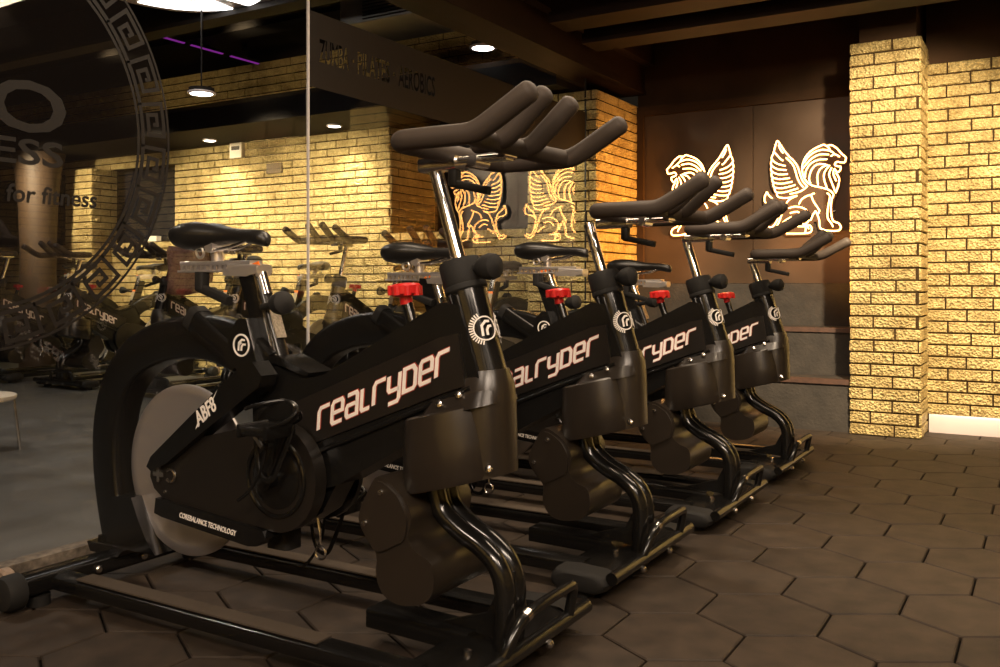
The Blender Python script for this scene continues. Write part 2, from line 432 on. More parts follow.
        o = B().strokes(W2, .265, g2, .0012).build('lettering', M['red_ink'], mb); o['label'] = 'red outline of the lettering'
        o = B().strokes(W2, .185, g2, .0022).build('lettering', M['white_ink'], mb); o['label'] = 'white realryder lettering'
    B().prism([(-.038, .625), (-.02, .655), (.03, .645), (.095, .626), (.105, .636), (.06, .652), (.0, .675), (-.03, .672)], -.045, .045, .004).build('frame_saddle_cap', M['gloss'], root)
    # --- chain guard
    pr = [(-.405, .372), (-.385, .40), (-.33, .405), (-.25, .452), (-.10, .488), (-.02, .512)]
    cx, cz, R = .045, .385, .132
    for k in range(0, 17): a = math.radians(105 - k * 13.2); pr.append((cx + R * math.cos(a), cz + R * math.sin(a)))
    pr += [(-.06, .262), (-.35, .283), (-.392, .31), (-.408, .340)]
    cg = B().prism(pr, -.10, -.062, .007).build('chain_guard', M['guard'], root)
    for k, sy in ((0, 1),):
        B().prism([(x, z) for x, z in pr], .060, .075, .004).build('rear_guard', M['guard'], root)
    B().torus((cx + .005, -.101, cz), (0, 1, 0), .092, .006, 40).build('crank_ring', M['gloss'], cg)
    B().lathe([(0, 0), (.075, 0), (.075, .004), (.05, .012), (0, .012)], (cx + .005, -.098, cz), (0, -1, 0), 32).build('crank_cover', M['gloss'], cg)
    ls = B().prism([(-.368, .290), (-.374, .250), (-.345, .243), (-.03, .212), (.0, .216), (.03, .24), (.02, .255)], -.115, -.07, .004).build('lower_strip', M['gloss'], cg)
    t = B(); text_solid(t, 'COREBALANCE TECHNOLOGY', lambda x, y, h: (-.275 + x + .2 * y, -.1152 - h, .252 - .10 * x + y), .0012, .205, .013, 0.)
    t.build('lettering', M['white_ink'], ls)['label'] = 'pale corebalance technology lettering'
    hw = B(); hw.bar((-.385, -.106, .352), (-.345, -.106, .352), .012, .008, up=(0, 1, 0)).bar((-.365, -.106, .332), (-.365, -.106, .374), .010, .008, up=(0, 1, 0))
    hw.tube([(-.322 + .017 * math.cos(math.radians(a)), -.104, .352 + .017 * math.sin(math.radians(a))) for a in range(-140, 141, 28)], .0045, 8).build('axle_hardware', M['steel'], cg)
    B().lathe([(0, 0), (.005, 0), (.004, .004), (0, .005)], (-.348, -.10, .306), (0, -1, 0), 10).build('screw', M['steel'], cg)
    sa = B().prism([(-.392, .372), (-.375, .400), (-.23, .512), (-.04, .655), (-.005, .664), (.026, .632), (.016, .604), (-.19, .472), (-.315, .388), (-.375, .362)], -.125, -.07, .013, 3).build('seat_stay', M['gloss'], root)
    t = B()
    d = Vector((.21, .155)).normalized(); nrm = Vector((-d.y, d.x))
    text_solid(t, 'ABF8', lambda x, y, h: (-.193 + d.x * x + nrm.x * y * 1., -.1252 - h, .490 + d.y * x + nrm.y * y + .002), .0012, .088, .036, .25)
    for q in ((-.012, .0, .010), (.088, .026, .115)):
        b0 = [(q[0], q[1]), (q[2], q[1] + .012), (q[2] - (.0 if q[0] < 0 else .03), q[1] + .002)]
        vv = [t.bm.verts.new((-.193 + d.x * x + nrm.x * y, -.1262, .492 + d.y * x + nrm.y * y)) for x, y in b0]
        t._f(vv, False)
    t.build('lettering', M['white_ink'], sa)['label'] = 'white ABF8 lettering with speed lines'
    # --- stub tube and emblem plate
    st = B().bar((-.315, -.02, .757), (-.135, -.02, .650), .062, .058, up=(0, 1, 0), bevel=.012).build('stub_tube', M['frame'], root)
    B().bar((-.330, -.02, .766), (-.308, -.02, .753), .066, .062, up=(0, 1, 0), bevel=.016).build('end_cap', M['rubber'], st)
    B().bar((-.30, -.052, .728), (-.145, -.052, .634), .012, .006, up=(0, 1, 0)).build('side_groove', M['gloss'], st)
    ep = B().prism([(-.175, .655), (-.155, .735), (-.125, .765), (-.098, .765), (-.055, .64), (-.11, .625)], -.056, -.02, .006).build('emblem_plate', M['frame'], root)
    e = B(); c0 = (-.113, .697)
    e.strokes([[(c0[0] + .027 * math.cos(2 * PI * k / 28), c0[1] + .027 * math.sin(2 * PI * k / 28)) for k in range(29)]], .0045, lambda x, y, h: (x, -.056 - h, y), .002)
    e.strokes([[(c0[0] - .010, c0[1] - .014), (c0[0] - .008, c0[1] + .006), (c0[0] + .002, c0[1] + .014), (c0[0] + .012, c0[1] + .013)], [(c0[0] + .0, c0[1] - .014), (c0[0] + .001, c0[1] - .004), (c0[0] + .006, c0[1] + .002), (c0[0] + .015, c0[1] + .002)], [(c0[0] - .009, c0[1] + .0), (c0[0] + .0, c0[1] + .007)]], .005, lambda x, y, h: (x, -.056 - h, y), .002)
    e.build('emblem', M['white_ink'], ep)['label'] = 'white round emblem'
    # --- seat tube, post, saddle
    stt = B().bar((-.012, 0, .56), (-.134, 0, .882), .072, .040, up=(0, 1, 0), bevel=.010)
    stt = stt.build('seat_tube', M['frame'], root)
    B().bar((.028, -.0225, .49), (-.100, -.0225, .878), .008, .006, up=(0, 1, 0)).build('edge_strip', M['chrome'], stt)['label'] = 'bright metal edge strip'
    B().bar((-.155, 0, .879), (-.112, 0, .879), .046, .018, bevel=.004).build('collar', M['frame'], stt)
    B().bar((.002, -.0, .716), (-.026, -.0, .792), .004, .034, up=(0, 1, 0)).build('warning_label', M['sticker'], stt, (-.031, 0, 0))['label'] = 'worn silver warning sticker'
    B().bar((-.026, 0, .792), (-.031, 0, .806), .0042, .034, up=(0, 1, 0)).build('warning_label', M['orange'], stt, (-.031, 0, 0))['label'] = 'orange band of the sticker'
    kn = B().lathe([(0, -.03), (.010, -.03), (.010, .026), (.017, .034), (.026, .050), (.030, .070), (.028, .084), (.016, .092), (0, .094)], (-.045, -.030, .797), (.93, -.30, .12), 20).build('seat_knob', M['rubber'], root)
    sp = B().bar((-.095, 0, .82), (-.1225, 0, .893), .056, .034, up=(0, 1, 0), bevel=.012).build('seat_post', M['chrome'], root)
    o = B().bar((-.112, -.018, .893), (-.1155, -.018, .904), .05, .003, up=(0, 1, 0)); o.build('scale_label', M['orange'], sp)
    sl = B()
    sl.bar((-.385, 0, .908), (-.12, 0, .908), .044, .012, bevel=.003).bar((-.395, 0, .887), (-.20, 0, .887), .044, .006, bevel=.002)
    for k in range(10): sl.box(-.385 + k * .0185, -.3765 + k * .0185, -.02, .02, .889, .905)
    sl.bar((-.20, 0, .895), (-.09, 0, .888), .05, .03, bevel=.008)
    sl = sl.build('seat_slider', M['satin_metal'], root)
    B().prism([(-.21, .875), (-.13, .872), (-.09, .882), (-.09, .898), (-.14, .9), (-.215, .89)], -.028, .028, .006).build('slider_clamp', M['satin_metal'], sl)
    lv = B().bar((-.300, -.02, .885), (-.300, -.02, .838), .030, .03, up=(0, 1, 0), bevel=.006).bar((-.312, -.02, .845), (-.185, -.03, .808), .022, .024, bevel=.006).build('slider_lever', M['rubber'], root)
    cl = B(); cl.lathe([(0, -.0), (.017, 0), (.017, .05), (.012, .055), (0, .055)], (-.262, 0, .908), (0, 0, 1), 16)
    cl.lathe([(0, -.032), (.016, -.032), (.018, -.02), (.018, .02), (.016, .032), (0, .032)], (-.262, 0, .952), (0, 1, 0), 16)
    cl.torus((-.30, -.026, .937), (0, 1, .1), .014, .004, 16, 6).torus((-.30, .026, .937), (0, 1, -.1), .014, .004, 16, 6)
    cl = cl.build('saddle_clamp', M['satin_metal'], root)
    for sy in (-1, 1):
        B().tube([(-.39, sy * .035, .962), (-.32, sy * .026, .945), (-.25, sy * .024, .944), (-.19, sy * .022, .95), (-.13, sy * .012, .968)], .0042, 8, smooth=4).build('saddle_rail', M['chrome'], cl)
    rg = []
    prof = [(-.452, .02, .985, .972), (-.445, .045, 1.000, .960), (-.425, .066, 1.012, .950), (-.39, .078, 1.020, .944), (-.35, .076, 1.022, .944), (-.31, .062, 1.018, .948), (-.27, .042, 1.009, .955), (-.23, .029, 1.001, .960), (-.18, .025, .997, .960), (-.13, .024, .995, .956), (-.10, .022, .991, .950), (-.083, .017, .984, .949), (-.075, .008, .972, .955)]
    for x, w, zt, zb in prof:
        x = -.075 + (x + .075) * .87
        r_ = []
        for j in range(20):
            a = 2 * PI * j / 20; c_, s_ = math.cos(a), math.sin(a)
            yy = w * math.copysign(abs(c_) ** .75, c_); zz = s_
            zm = zt - (zt - zb) * .42
            dip = -.008 * (1 - min(1, abs(yy) / max(w, .01) * 2.2)) if (s_ > 0 and x < -.25) else 0
            z = zm + (zt - zm) * zz + dip if zz > 0 else zm + (zm - zb) * zz
            r_.append(V(x, yy, z))
        rg.append(r_)
    B().rings(rg).build('saddle', M['leather'], root)
    # --- head tube, post and handlebar
    ax = V(-.3, 0, 1).normalized(); h0 = V(.612, 0, .575)
    def hp(z): return h0 + V(-.3036, 0, 1) * (z - .575)
    ht = B().tube([hp(.63), hp(.845)], .0445, 28).build('head_tube', M['gloss'], root)
    sh = B().lathe([(0, 0), (.046, 0), (.049, .004), (.049, .012), (.047, .016), (.0485, .022), (.0485, .064), (.045, .072), (.03, .075), (0, .075)], hp(.835), ax, 28).build('collar', M['rubber'], ht)
    for a0 in (-118, -88, -58): # long grooves on the near side
        a = math.radians(a0); d_ = V(math.cos(a), math.sin(a), 0)
        B().tube([hp(.65) + d_ * .0435, hp(.828) + d_ * .0435], .0035, 6).build('tube_rib', M['gloss'], ht)
    u_ = V(1, 0, .3036).normalized()
    for sgn in (-1, 1):
        e = B(); zc = .745; r0 = .0475
        def em(x, y, h, sgn=sgn):
            a = math.radians(-34) + x / r0
            d_ = u_ * math.cos(a) + V(0, 1, 0) * math.sin(a)
            if sgn > 0: d_ = V(d_.x, -d_.y, d_.z)
            return hp(zc) + ax * y + d_ * (r0 + h)
        ring = [[(.026 * math.cos(2 * PI * k / 28), .026 * math.sin(2 * PI * k / 28)) for k in range(29)]]
        e.strokes(ring, .003, em, .0015)
        e.strokes([[(.028 * math.cos(a), .028 * math.sin(a)), (.037 * math.cos(a), .037 * math.sin(a))] for a in [math.radians(110 + 10 * k) for k in range(15)]], .003, em, .0012)
        e.strokes([[(-.009, -.016), (-.007, .007), (.003, .015), (.013, .014)], [(.002, -.016), (.003, -.004), (.008, .003), (.016, .003)]], .0055, em, .0015)
        e.build('emblem', M['white_ink'], ht)['label'] = 'white round emblem with rays'
    B().lathe([(0, -.01), (.011, -.01), (.011, .022), (.018, .030), (.026, .044), (.030, .062), (.027, .076), (.015, .084), (0, .086)], hp(.885) + V(.03, -.01, 0), (.97, -.2, .08), 20).build('post_knob', M['rubber'], root)
    post = B().tube([hp(.70), hp(1.125)], .0165, 20).build('handlebar_post', M['chrome'], root)
    p_ = hp(1.128)
    br = B(); br.bar(p_ + V(-.03, 0, -.006), p_ + V(.07, 0, -.004), .046, .03, bevel=.008).bar(p_ + V(.06, 0, .0), p_ + V(.20, 0, .0), .034, .014, bevel=.004)
    br.lathe([(0, -.03), (.013, -.03), (.013, .03), (0, .03)], p_ + V(.12, 0, -.006), (0, 1, 0), 14)
    br.lathe([(0, -.026), (.009, -.026), (.009, .026), (0, .026)], p_ + V(.195, -.0, .004), (0, 1, 0), 12)
    br = br.build('handlebar_bracket', M['chrome'], root)
    B().bar(p_ + V(.06, -.006, -.02), p_ + V(.06, -.006, -.055), .022, .026, up=(0, 1, 0), bevel=.005).bar(p_ + V(.055, -.006, -.05), p_ + V(.155, -.012, -.072), .016, .018, bevel=.005).build('clamp_lever', M['rubber'], br)
    hb = B(); r = .0222; zb = 1.146
    for sy in (-1, 1):
        Y = sy * .212
        # outer bar: from the rear corner forward, then bent up to its tip
        hb.tube([(.488, sy * .13, zb), (.492, sy * .178, zb), (.507, sy * .205, zb), (.540, Y, zb), (.62, Y, zb), (.672, Y, zb), (.698, Y, zb + .006), (.728, Y, zb + .021), (.810, Y, zb + .068)], r, 16, smooth=4, round_end=True)
        # inner prong
        yi = sy * .060
        hb.tube([(.600, yi, zb + .006), (.640, yi, zb + .008), (.668, yi, zb + .014), (.693, yi, zb + .034), (.760, yi, zb + .094)], r, 16, smooth=4, round_end=True)
    hb.tube([(.488, -.13, zb), (.486, 0, zb), (.488, .13, zb)], r, 16, smooth=3)
    hb.tube([(.672, -.208, zb), (.650, -.10, zb + .003), (.642, 0, zb + .005), (.650, .10, zb + .003), (.672, .208, zb)], r * .93, 16, smooth=4)
    hb = hb.build('handlebar', M['pad'], root)
    # --- brake knob
    bk = B().lathe([(0, 0), (.015, 0), (.015, .018), (.030, .020), (.036, .024), (.037, .042), (.033, .047), (.012, .05), (0, .05)], (.366, 0, .805), (-.1, 0, 1), 20)
    for k in range(8):
        a = 2 * PI * k / 8; bk.lathe([(0, 0), (.009, 0), (.009, .022), (0, .024)], (.363 + .032 * math.cos(a), .032 * math.sin(a), .826), (-.1, 0, 1), 10)
    bk = bk.build('brake_knob', M['red'], root)
    B().tube([(.392, 0, .735), (.366, 0, .812)], .0135, 14).build('knob_stem', M['gloss'], bk)
    # --- front fairing (lofted shell round the foot of the head tube)
    def ringf(x0, x1, w, z0, slope, rb, nose):
        out = []
        for cx_, cy_, a0 in ((x1 - nose, -w + nose, -90), (x1 - nose, w - nose, 0), (x0 + rb, w - rb, 90), (x0 + rb, -w + rb, 180)):
            rr = nose if a0 in (-90, 0) else rb
            for k in range(6):
                a = math.radians(a0 + 18 * k); x = cx_ + rr * math.cos(a)
                out.append(V(x, cy_ + rr * math.sin(a), z0 + slope * (x - x0)))
        return out
    fr = B().rings([ringf(.412, .630, .106, .382, .26, .07, .10), ringf(.400, .634, .110, .388, .26, .078, .104), ringf(.400, .626, .110, .46, .26, .076, .104), ringf(.402, .608, .106, .543, .25, .074, .100), ringf(.410, .602, .102, .550, .25, .07, .096)])
    fr = fr.build('front_fairing', M['satin'], root)
    B().rings([ringf(.435, .640, .080, .545, .26, .05, .05), ringf(.455, .638, .062, .590, .22, .04, .045), ringf(.50, .636, .05, .605, .22, .02, .045)]).build('fairing_top', M['satin'], fr)
    B().rings([ringf(.545, .652, .068, .417, .26, .02, .060), ringf(.550, .650, .067, .48, .22, .02, .058), ringf(.545, .648, .068, .58, .12, .02, .060), ringf(.548, .645, .060, .625, .1, .02, .052), ringf(.550, .634, .0475, .66, .1, .02, .045)]).build('fairing_nose', M['satin'], fr)
    for c in ((.51, -.072, .590), (.556, -.066, .612), (.632, -.066, .460)):
        B().lathe([(0, 0), (.0085, 0), (.0075, .006), (0, .008)], c, (0.1, -1, .25), 12).build('bolt', M['steel'], fr)
    # --- tilt housing
    pf = [(.378, .428), (.345, .385), (.322, .330), (.345, .285), (.372, .255), (.372, .205), (.395, .166), (.44, .154), (.50, .168), (.525, .202), (.520, .255), (.480, .275), (.460, .300), (.468, .345), (.455, .378), (.430, .405)]
    thb = B().prism(smooth_prof(pf), -.120, .120, .016, 3).build('tilt_housing', M['satin'], root)
    B().prism(smooth_prof([(.380, .418), (.352, .380), (.332, .330), (.352, .290), (.378, .262), (.430, .285), (.452, .300), (.458, .342), (.445, .375), (.425, .398)]), -.126, -.117, .004).build('cover_plate', M['satin'], thb)
    for x, z in ((.39, .395), (.345, .322)): B().lathe([(0, 0), (.007, 0), (.006, .005), (0, .006)], (x, -.126, z), (0, -1, 0), 10).build('screw', M['steel'], thb)
    # --- front struts (two S-bent tubes)
    for sy in (-1, 1):
        y = sy * .023
        B().tube([(.462, y, .45), (.464, y, .395), (.482, y, .345), (.530, y, .308), (.585, y, .280), (.622, y, .250), (.643, y, .205), (.645, y, .14), (.640, y, .065)], .0232, 18, smooth=5).build('front_strut', M['gloss'], root)
    # --- cranks and pedals
    def crank(sy, tip):
        B().bar((cx, sy * .130, cz), (tip[0], sy * .134, tip[1]), .026, .016, up=(0, 1, 0), bevel=.005).lathe([(0, -.035), (.022, -.035), (.024, .008), (0, .012)], (cx, sy * .130, cz), (0, sy, 0), 18).build('crank_arm', M['gloss'], root)
        x, z = tip
        pd = B()
        pd.lathe([(0, 0), (.008, 0), (.008, .10), (0, .10)], (x, sy * .14, z), (0, sy, 0), 12)
        pd.bar((x - .045, sy * .20, z), (x + .045, sy * .20, z), .085, .022, bevel=.006)
        for k in (-.042, .042): pd.bar((x + k, sy * .155, z), (x + k, sy * .245, z), .010, .030, bevel=.003)
        pd = pd.build('pedal', M['frame'], root)
        # toe cage loops and dangling strap
        for yy in (.165, .20, .235):
            B().tube([(x + .04, sy * yy, z + .012), (x + .085, sy * (yy * .6 + .08), z + .03), (x + .095, sy * .2, z + .055), (x + .06, sy * .2, z + .07), (x + .01, sy * (yy * .8 + .04), z + .062), (x - .03, sy * yy, z + .05)], .0045, 8, smooth=4).build('toe_cage', M['frame'], pd)
        B().tube([(x - .03, sy * .165, z + .05), (x - .06, sy * .17, z + .02), (x - .062, sy * .17, z - .06), (x - .045, sy * .172, z - .115), (x - .01, sy * .172, z - .12), (x + .015, sy * .172, z - .08), (x + .045, sy * .17, z - .015), (x + .05, sy * .168, z + .015)], .0065, 8, smooth=4, flat=(.5, 1)).build('pedal_strap', M['frame'], pd)
        B().tube([(x - .02, sy * .175, z - .02), (x - .035, sy * .178, z - .09), (x - .075, sy * .178, z - .15), (x - .115, sy * .178, z - .18)], .0045, 6, smooth=4, flat=(.5, 1)).build('strap_tail', M['frame'], pd)
        B().bar((x - .055, sy * .183, z - .02), (x - .03, sy * .183, z - .045), .010, .004, up=(0, 1, 0)).build('strap_buckle', M['steel'], pd)
    crank(-1, (.118, .520)); crank(1, (-.02, .245))
    B().bar((-.02, .0, .245), (-.02, 0, .185), .075, .06, up=(0, 1, 0), bevel=.014).build('brake_housing', M['rubber'], root)
    tg = B().tube([(.11, -.02, .28), (.118, -.02, .24), (.12, -.02, .215)], .003, 6, smooth=3).torus((.12, -.02, .195), (0, 1, 0), .016, .003, 16, 6).build('key_tag', M['steel'], root)
    return root

def post_parts(b): return [c for c in b.children if c.name.split('.')[0] in ('handlebar_post', 'handlebar_bracket', 'handlebar')]
def seat_parts(b): return [c for c in b.children if c.name.split('.')[0] in ('seat_post', 'seat_slider', 'slider_lever', 'saddle_clamp', 'saddle')]
def set_bar(b, dz, dx=0.):
    for c in post_parts(b): c.location = (-.3036 * dz + (dx if 'post' not in c.name else 0), 0, dz)
def set_seat(b, dz, dx=0.):
    for c in seat_parts(b): c.location = (-.36 * dz + (dx if 'seat_post' not in c.name else 0), 0, dz)

proto = make_bike()
GN = 'indoor cycling bikes in the row along the glass'
near = [(-1.65, 1.72, 1., 0., 0., 0., 0., 'black indoor cycling bike nearest the camera, saddle against the glass, tallest handlebars'),
        (-1.678, 2.55, .983, -.070, .065, -.005, .09, 'second black indoor cycling bike from the camera, behind the nearest one'),
        (-1.652, 3.35, .970, -.065, .035, .040, .15, 'third black indoor cycling bike from the camera, in front of the left glowing lion'),
        (-1.662, 4.23, .955, -.115, .018, .005, .17, 'farthest black indoor cycling bike of the row, closest to the concrete steps')]
for i, (x, y, kz, hb, hx, sz, sx, lab) in enumerate(near):
    b = proto if i == 0 else copy_tree(proto)
    b.location = (x, y, 0); b.scale = (1, 1, kz); set_bar(b, hb, hx); set_seat(b, sz, sx)
    tag(b, lab, 'exercise bike', GN)
GF = 'indoor cycling bikes in the hall beyond the glass'
far = [(-8.0, -.02, .05, 'leftmost dark bike of the row beyond the glass, cut by the left frame edge'),
       (-6.95, -.05, .03, 'far bike beyond glass, its whole lettering left of the big rear arch'),
       (-5.80, -.07, .08, 'far dark bike beyond the glass with a brown towel on its handlebar'),
       (-5.02, -.04, .02, 'far dark bike beyond the glass, seen behind the nearest bike\'s seat tube'),
       (-4.08, .0, .0, 'dark indoor cycling bike beyond the glass, right of the bright vertical glass joint'),
       (-3.25, -.05, .0, 'rightmost dark indoor cycling bike beyond the glass, mostly hidden by the near row')]
for x, hb, sz, lab in far:
    b = copy_tree(proto); b.location = (x, 5.24, 0); b.rotation_euler = (0, 0, -PI / 2); set_bar(b, hb); set_seat(b, sz)
    tag(b, lab, 'exercise bike', GF)

# ------------------------------------------------------------------ setting
GX = -2.635     # glass plane
HX, HY, R6 = .30, .26, .1697
def hex_floor():
    b = B(); bm = b.bm; lay = bm.faces.layers.float.new('tone')
    for j in range(-22, 15):
        for i in range(-9, 16):
            cx = -.485 + HX * (i + (.5 if j % 2 else 0)); cy = 2.649 + HY * j
            if cx < GX + .02 or cx > 3.6 or cy < -2.95 or cy > 6.4: continue
            tone = random.uniform(.02, .26)
            def ring(r, z): return [bm.verts.new((max(cx + r * math.sin(PI / 3 * k), GX + .03), cy + r * math.cos(PI / 3 * k), z)) for k in range(6)]
            r0, r1, r2 = ring(R6, -.012), ring(R6, -.003), ring(R6 - .004, 0)
            for a, c in ((r0, r1), (r1, r2)):
                for k in range(6):
                    f = b._f((a[k], a[(k + 1) % 6], c[(k + 1) % 6], c[k]), False)
                    if f: f[lay] = tone * .6
            f = b._f(r2[::-1], False); f[lay] = tone
    b.mi = 1
    b.rings([[V(GX, -3, -.06), V(3.6, -3, -.06), V(3.6, -3, -.011), V(GX, -3, -.011)], [V(GX, 6.5, -.06), V(3.6, 6.5, -.06), V(3.6, 6.5, -.011), V(GX, 6.5, -.011)]])
    return struct(b.build('floor', [M['hex'], M['gap']]))
hex_floor()
struct(B().box(-11., GX, -3, 7.2, -.06, 0.).build('floor', M['hall_floor']))

def brick_face(b, org, ud, vd, nd, L, Hh, off=0, bl=.232, ch=.0678, mort=.0095, holes=()):
    """running-bond bricks on a rectangle; b has slot 0 brick, slot 1 mortar"""
    org, ud, vd, nd = map(Vector, (org, ud, vd, nd))
    def P(u, v, d): return org + ud * u + vd * v + nd * d
    rows = int(round(Hh / ch)); ch = Hh / rows
    for j in range(rows):
        v0, v1 = j * ch + mort / 2, (j + 1) * ch - mort / 2
        x = -bl * ((.5 if (j + off) % 2 else 0) + random.uniform(0, .05))
        while x < L:
            x1 = x + bl * random.uniform(.95, 1.05)
            a, c = max(x, 0) + (mort / 2 if x > 0 else 0), min(x1, L) - (mort / 2 if x1 < L else 0)
            x = x1
            if c - a < .02: continue
            um, vm = (a + c) / 2, (v0 + v1) / 2
            segs = [(a, c)]
            for (h0, h1, g0, g1) in holes:
                if g0 < vm < g1:
                    ns = []
                    for s0, s1 in segs:
                        if s1 <= h0 or s0 >= h1: ns.append((s0, s1)); continue
                        if s0 < h0: ns.append((s0, h0))
                        if s1 > h1: ns.append((h1, s1))
                    segs = ns
            for s0, s1 in segs:
                if s1 - s0 < .015: continue
                jz = lambda: random.uniform(.008, .014); bv = .0035
                fr = [P(s0 + bv, v0 + bv, jz()), P(s1 - bv, v0 + bv, jz()), P(s1 - bv, v1 - bv, jz()), P(s0 + bv, v1 - bv, jz())]
                bk = [P(s0, v0, 0), P(s1, v0, 0), P(s1, v1, 0), P(s0, v1, 0)]
                vf = [b.bm.verts.new(p) for p in fr]; vb = [b.bm.verts.new(p) for p in bk]
                md = [b.bm.verts.new(P(u, v, .006)) for u, v in ((s0, v0), (s1, v0), (s1, v1), (s0, v1))]
                b.mi = 0
                b._f(vf, False)
                for k in range(4):
                    b._f((md[k], md[(k + 1) % 4], vf[(k + 1) % 4], vf[k]), False); b._f((vb[k], vb[(k + 1) % 4], md[(k + 1) % 4], md[k]), False)
X_, Y_, Z_ = V(1, 0, 0), V(0, 1, 0), V(0, 0, 1)
def pillar(name, x0, x1, y0, y1, h, left=True, right=True, off=0):
    b = B(); g = .006
    b.mi = 1; b.box(x0 + g, x1 - g, y0 + g, y1, 0, h - .003)
    brick_face(b, (x0, y0 + g, 0), X_, Z_, -Y_, x1 - x0, h, off)
    if right: brick_face(b, (x1 - g, y0, 0), Y_, Z_, X_, y1 - y0, h, off + 1)
    if left: brick_face(b, (x0 + g, y1, 0), -Y_, Z_, -X_, y1 - y0, h, off)
    return struct(b.build(name, [M['brick'], M['mortar']]))
WY = 5.84       # near back wall plane (right of the bay)
pillar('wall_pier_right', -.975, -.612, 5.515, 6.25, 2.225)
pillar('wall_pier_left', -3.07, -2.553, 5.50, 6.25, 2.14, off=1)
b = B(); b.mi = 1; b.box(-.62, 3.5, WY, WY + .2, 0, 2.13); brick_face(b, (-.62, WY, .10), X_, Z_, -Y_, 4.1, 2.03)
struct(b.build('wall_back', [M['brick'], M['mortar']]))
struct(B().prism([(0, 0), (.018, 0), (.018, .09), (.010, .105), (0, .105)], 0, 4.1, .002).build('baseboard_back', M['base_white']))
o = bpy.data.objects['baseboard_back']; o.rotation_euler = (0, 0, -PI / 2); o.location = (-.60, WY, 0)
b = B(); b.mi = 1; b.box(3.4, 3.6, -3, WY, 0, 2.13); brick_face(b, (3.4, WY, 0), -Y_, Z_, -X_, WY + 3, 2.13)
struct(b.build('wall_right', [M['brick'], M['mortar']]))
b = B(); b.mi = 1; b.box(-11, 3.6, -3.2, -3., 0, 2.95); brick_face(b, (3.6, -3., 0), -X_, Z_, Y_, 6.2, 2.13)
struct(b.build('wall_front', [M['brick'], M['dark_wall']]))
# upper walls, piers, ceiling
struct(B().box(-2.553, -.975, 6.2, 6.4, 2.125, 2.95).build('wall_header', M['dark_wall']))
u = B().box(-.62, 3.6, WY + .03, WY + .3, 2.13, 2.95).box(.62, .66, WY - .01, WY + .05, 2.13, 2.95).box(.30, .33, WY - .01, WY + .05, 2.13, 2.95)
struct(u.build('wall_back_upper', M['dark_wall']))
struct(B().box(-.94, -.64, 5.58, 6.2, 2.225, 2.95).build('wall_pier_upper', M['dark_wall']))
struct(B().box(3.42, 3.6, -3, WY, 2.13, 2.95).build('wall_right_upper', M['dark_wall']))
struct(B().box(-11., 3.6, -3.2, 7.2, 2.95, 3.05).build('ceiling', M['ceil']))
# recessed door bay: two leaves in a frame, above concrete steps
fr = B().box(-2.553, -.975, 6.165, 6.2, 2.06, 2.125).box(-2.553, -2.50, 6.165, 6.2, .86, 2.06).box(-1.03, -.975, 6.165, 6.2, .86, 2.06)
struct(fr.build('door_frame', M['dark_wall']))
for i, (a, c) in enumerate(((-2.50, -1.722), (-1.718, -1.03))):
    d = struct(B().prism([(a, .862), (c, .862), (c, 2.06), (a, 2.06)], 6.195, 6.225, .003).build('door_%d' % (i + 1), M['panel']))
st = B().box(-2.553, -.975, 6.19, 6.4, 0, .86).box(-2.553, -.975, 5.87, 6.19, 0, .585).box(-2.553, -.975, 5.56, 5.87, 0, .30)
st.mi = 1; st.box(-2.553, -.975, 5.855, 5.90, .56, .588).box(-2.553, -.975, 5.545, 5.60, .275, .303)
st = st.build('concrete_steps', [M['concrete'], M['nosing']]); struct(st)
# beams and pipes
bm_ = B().box(-2.72, -2.50, -3, 6.2, 2.24, 2.95).box(-2.52, -2.43, -3, 6.2, 2.42, 2.95).box(-2.74, -2.49, -3, 6.2, 2.215, 2.245)
struct(bm_.build('beam_glass', M['beam']))
for k, (y, z) in enumerate(((5.05, 2.31), (4.62, 2.33), (3.6, 2.36), (2.4, 2.36))):
    struct(B().box(-2.43, 3.5, y, y + .16, z + .06, 2.95).box(-2.43, 3.5, y - .03, y + .19, z, z + .06).build('beam_cross', M['beam']))

# glass partition
gl = B().box(GX - .002, GX + .002, -2.9, 2.849, .03, 2.22).build('glass_pane', M['glass']); struct(gl)
gl2 = B().box(GX - .002, GX + .002, 2.854, 5.50, .03, 2.22).build('glass_pane', M['glass']); struct(gl2)
struct(B().box(GX - .006, GX + .006, 2.849, 2.854, .03, 2.22).build('glass_joint', M['glass_edge']))
struct(B().box(GX - .006, GX + .006, 5.494, 5.500, .03, 2.22).build('glass_joint', M['vinyl']))
struct(B().box(GX - .03, GX + .03, -2.9, 5.5, 0, .03).build('sill_glass', M['sill']))

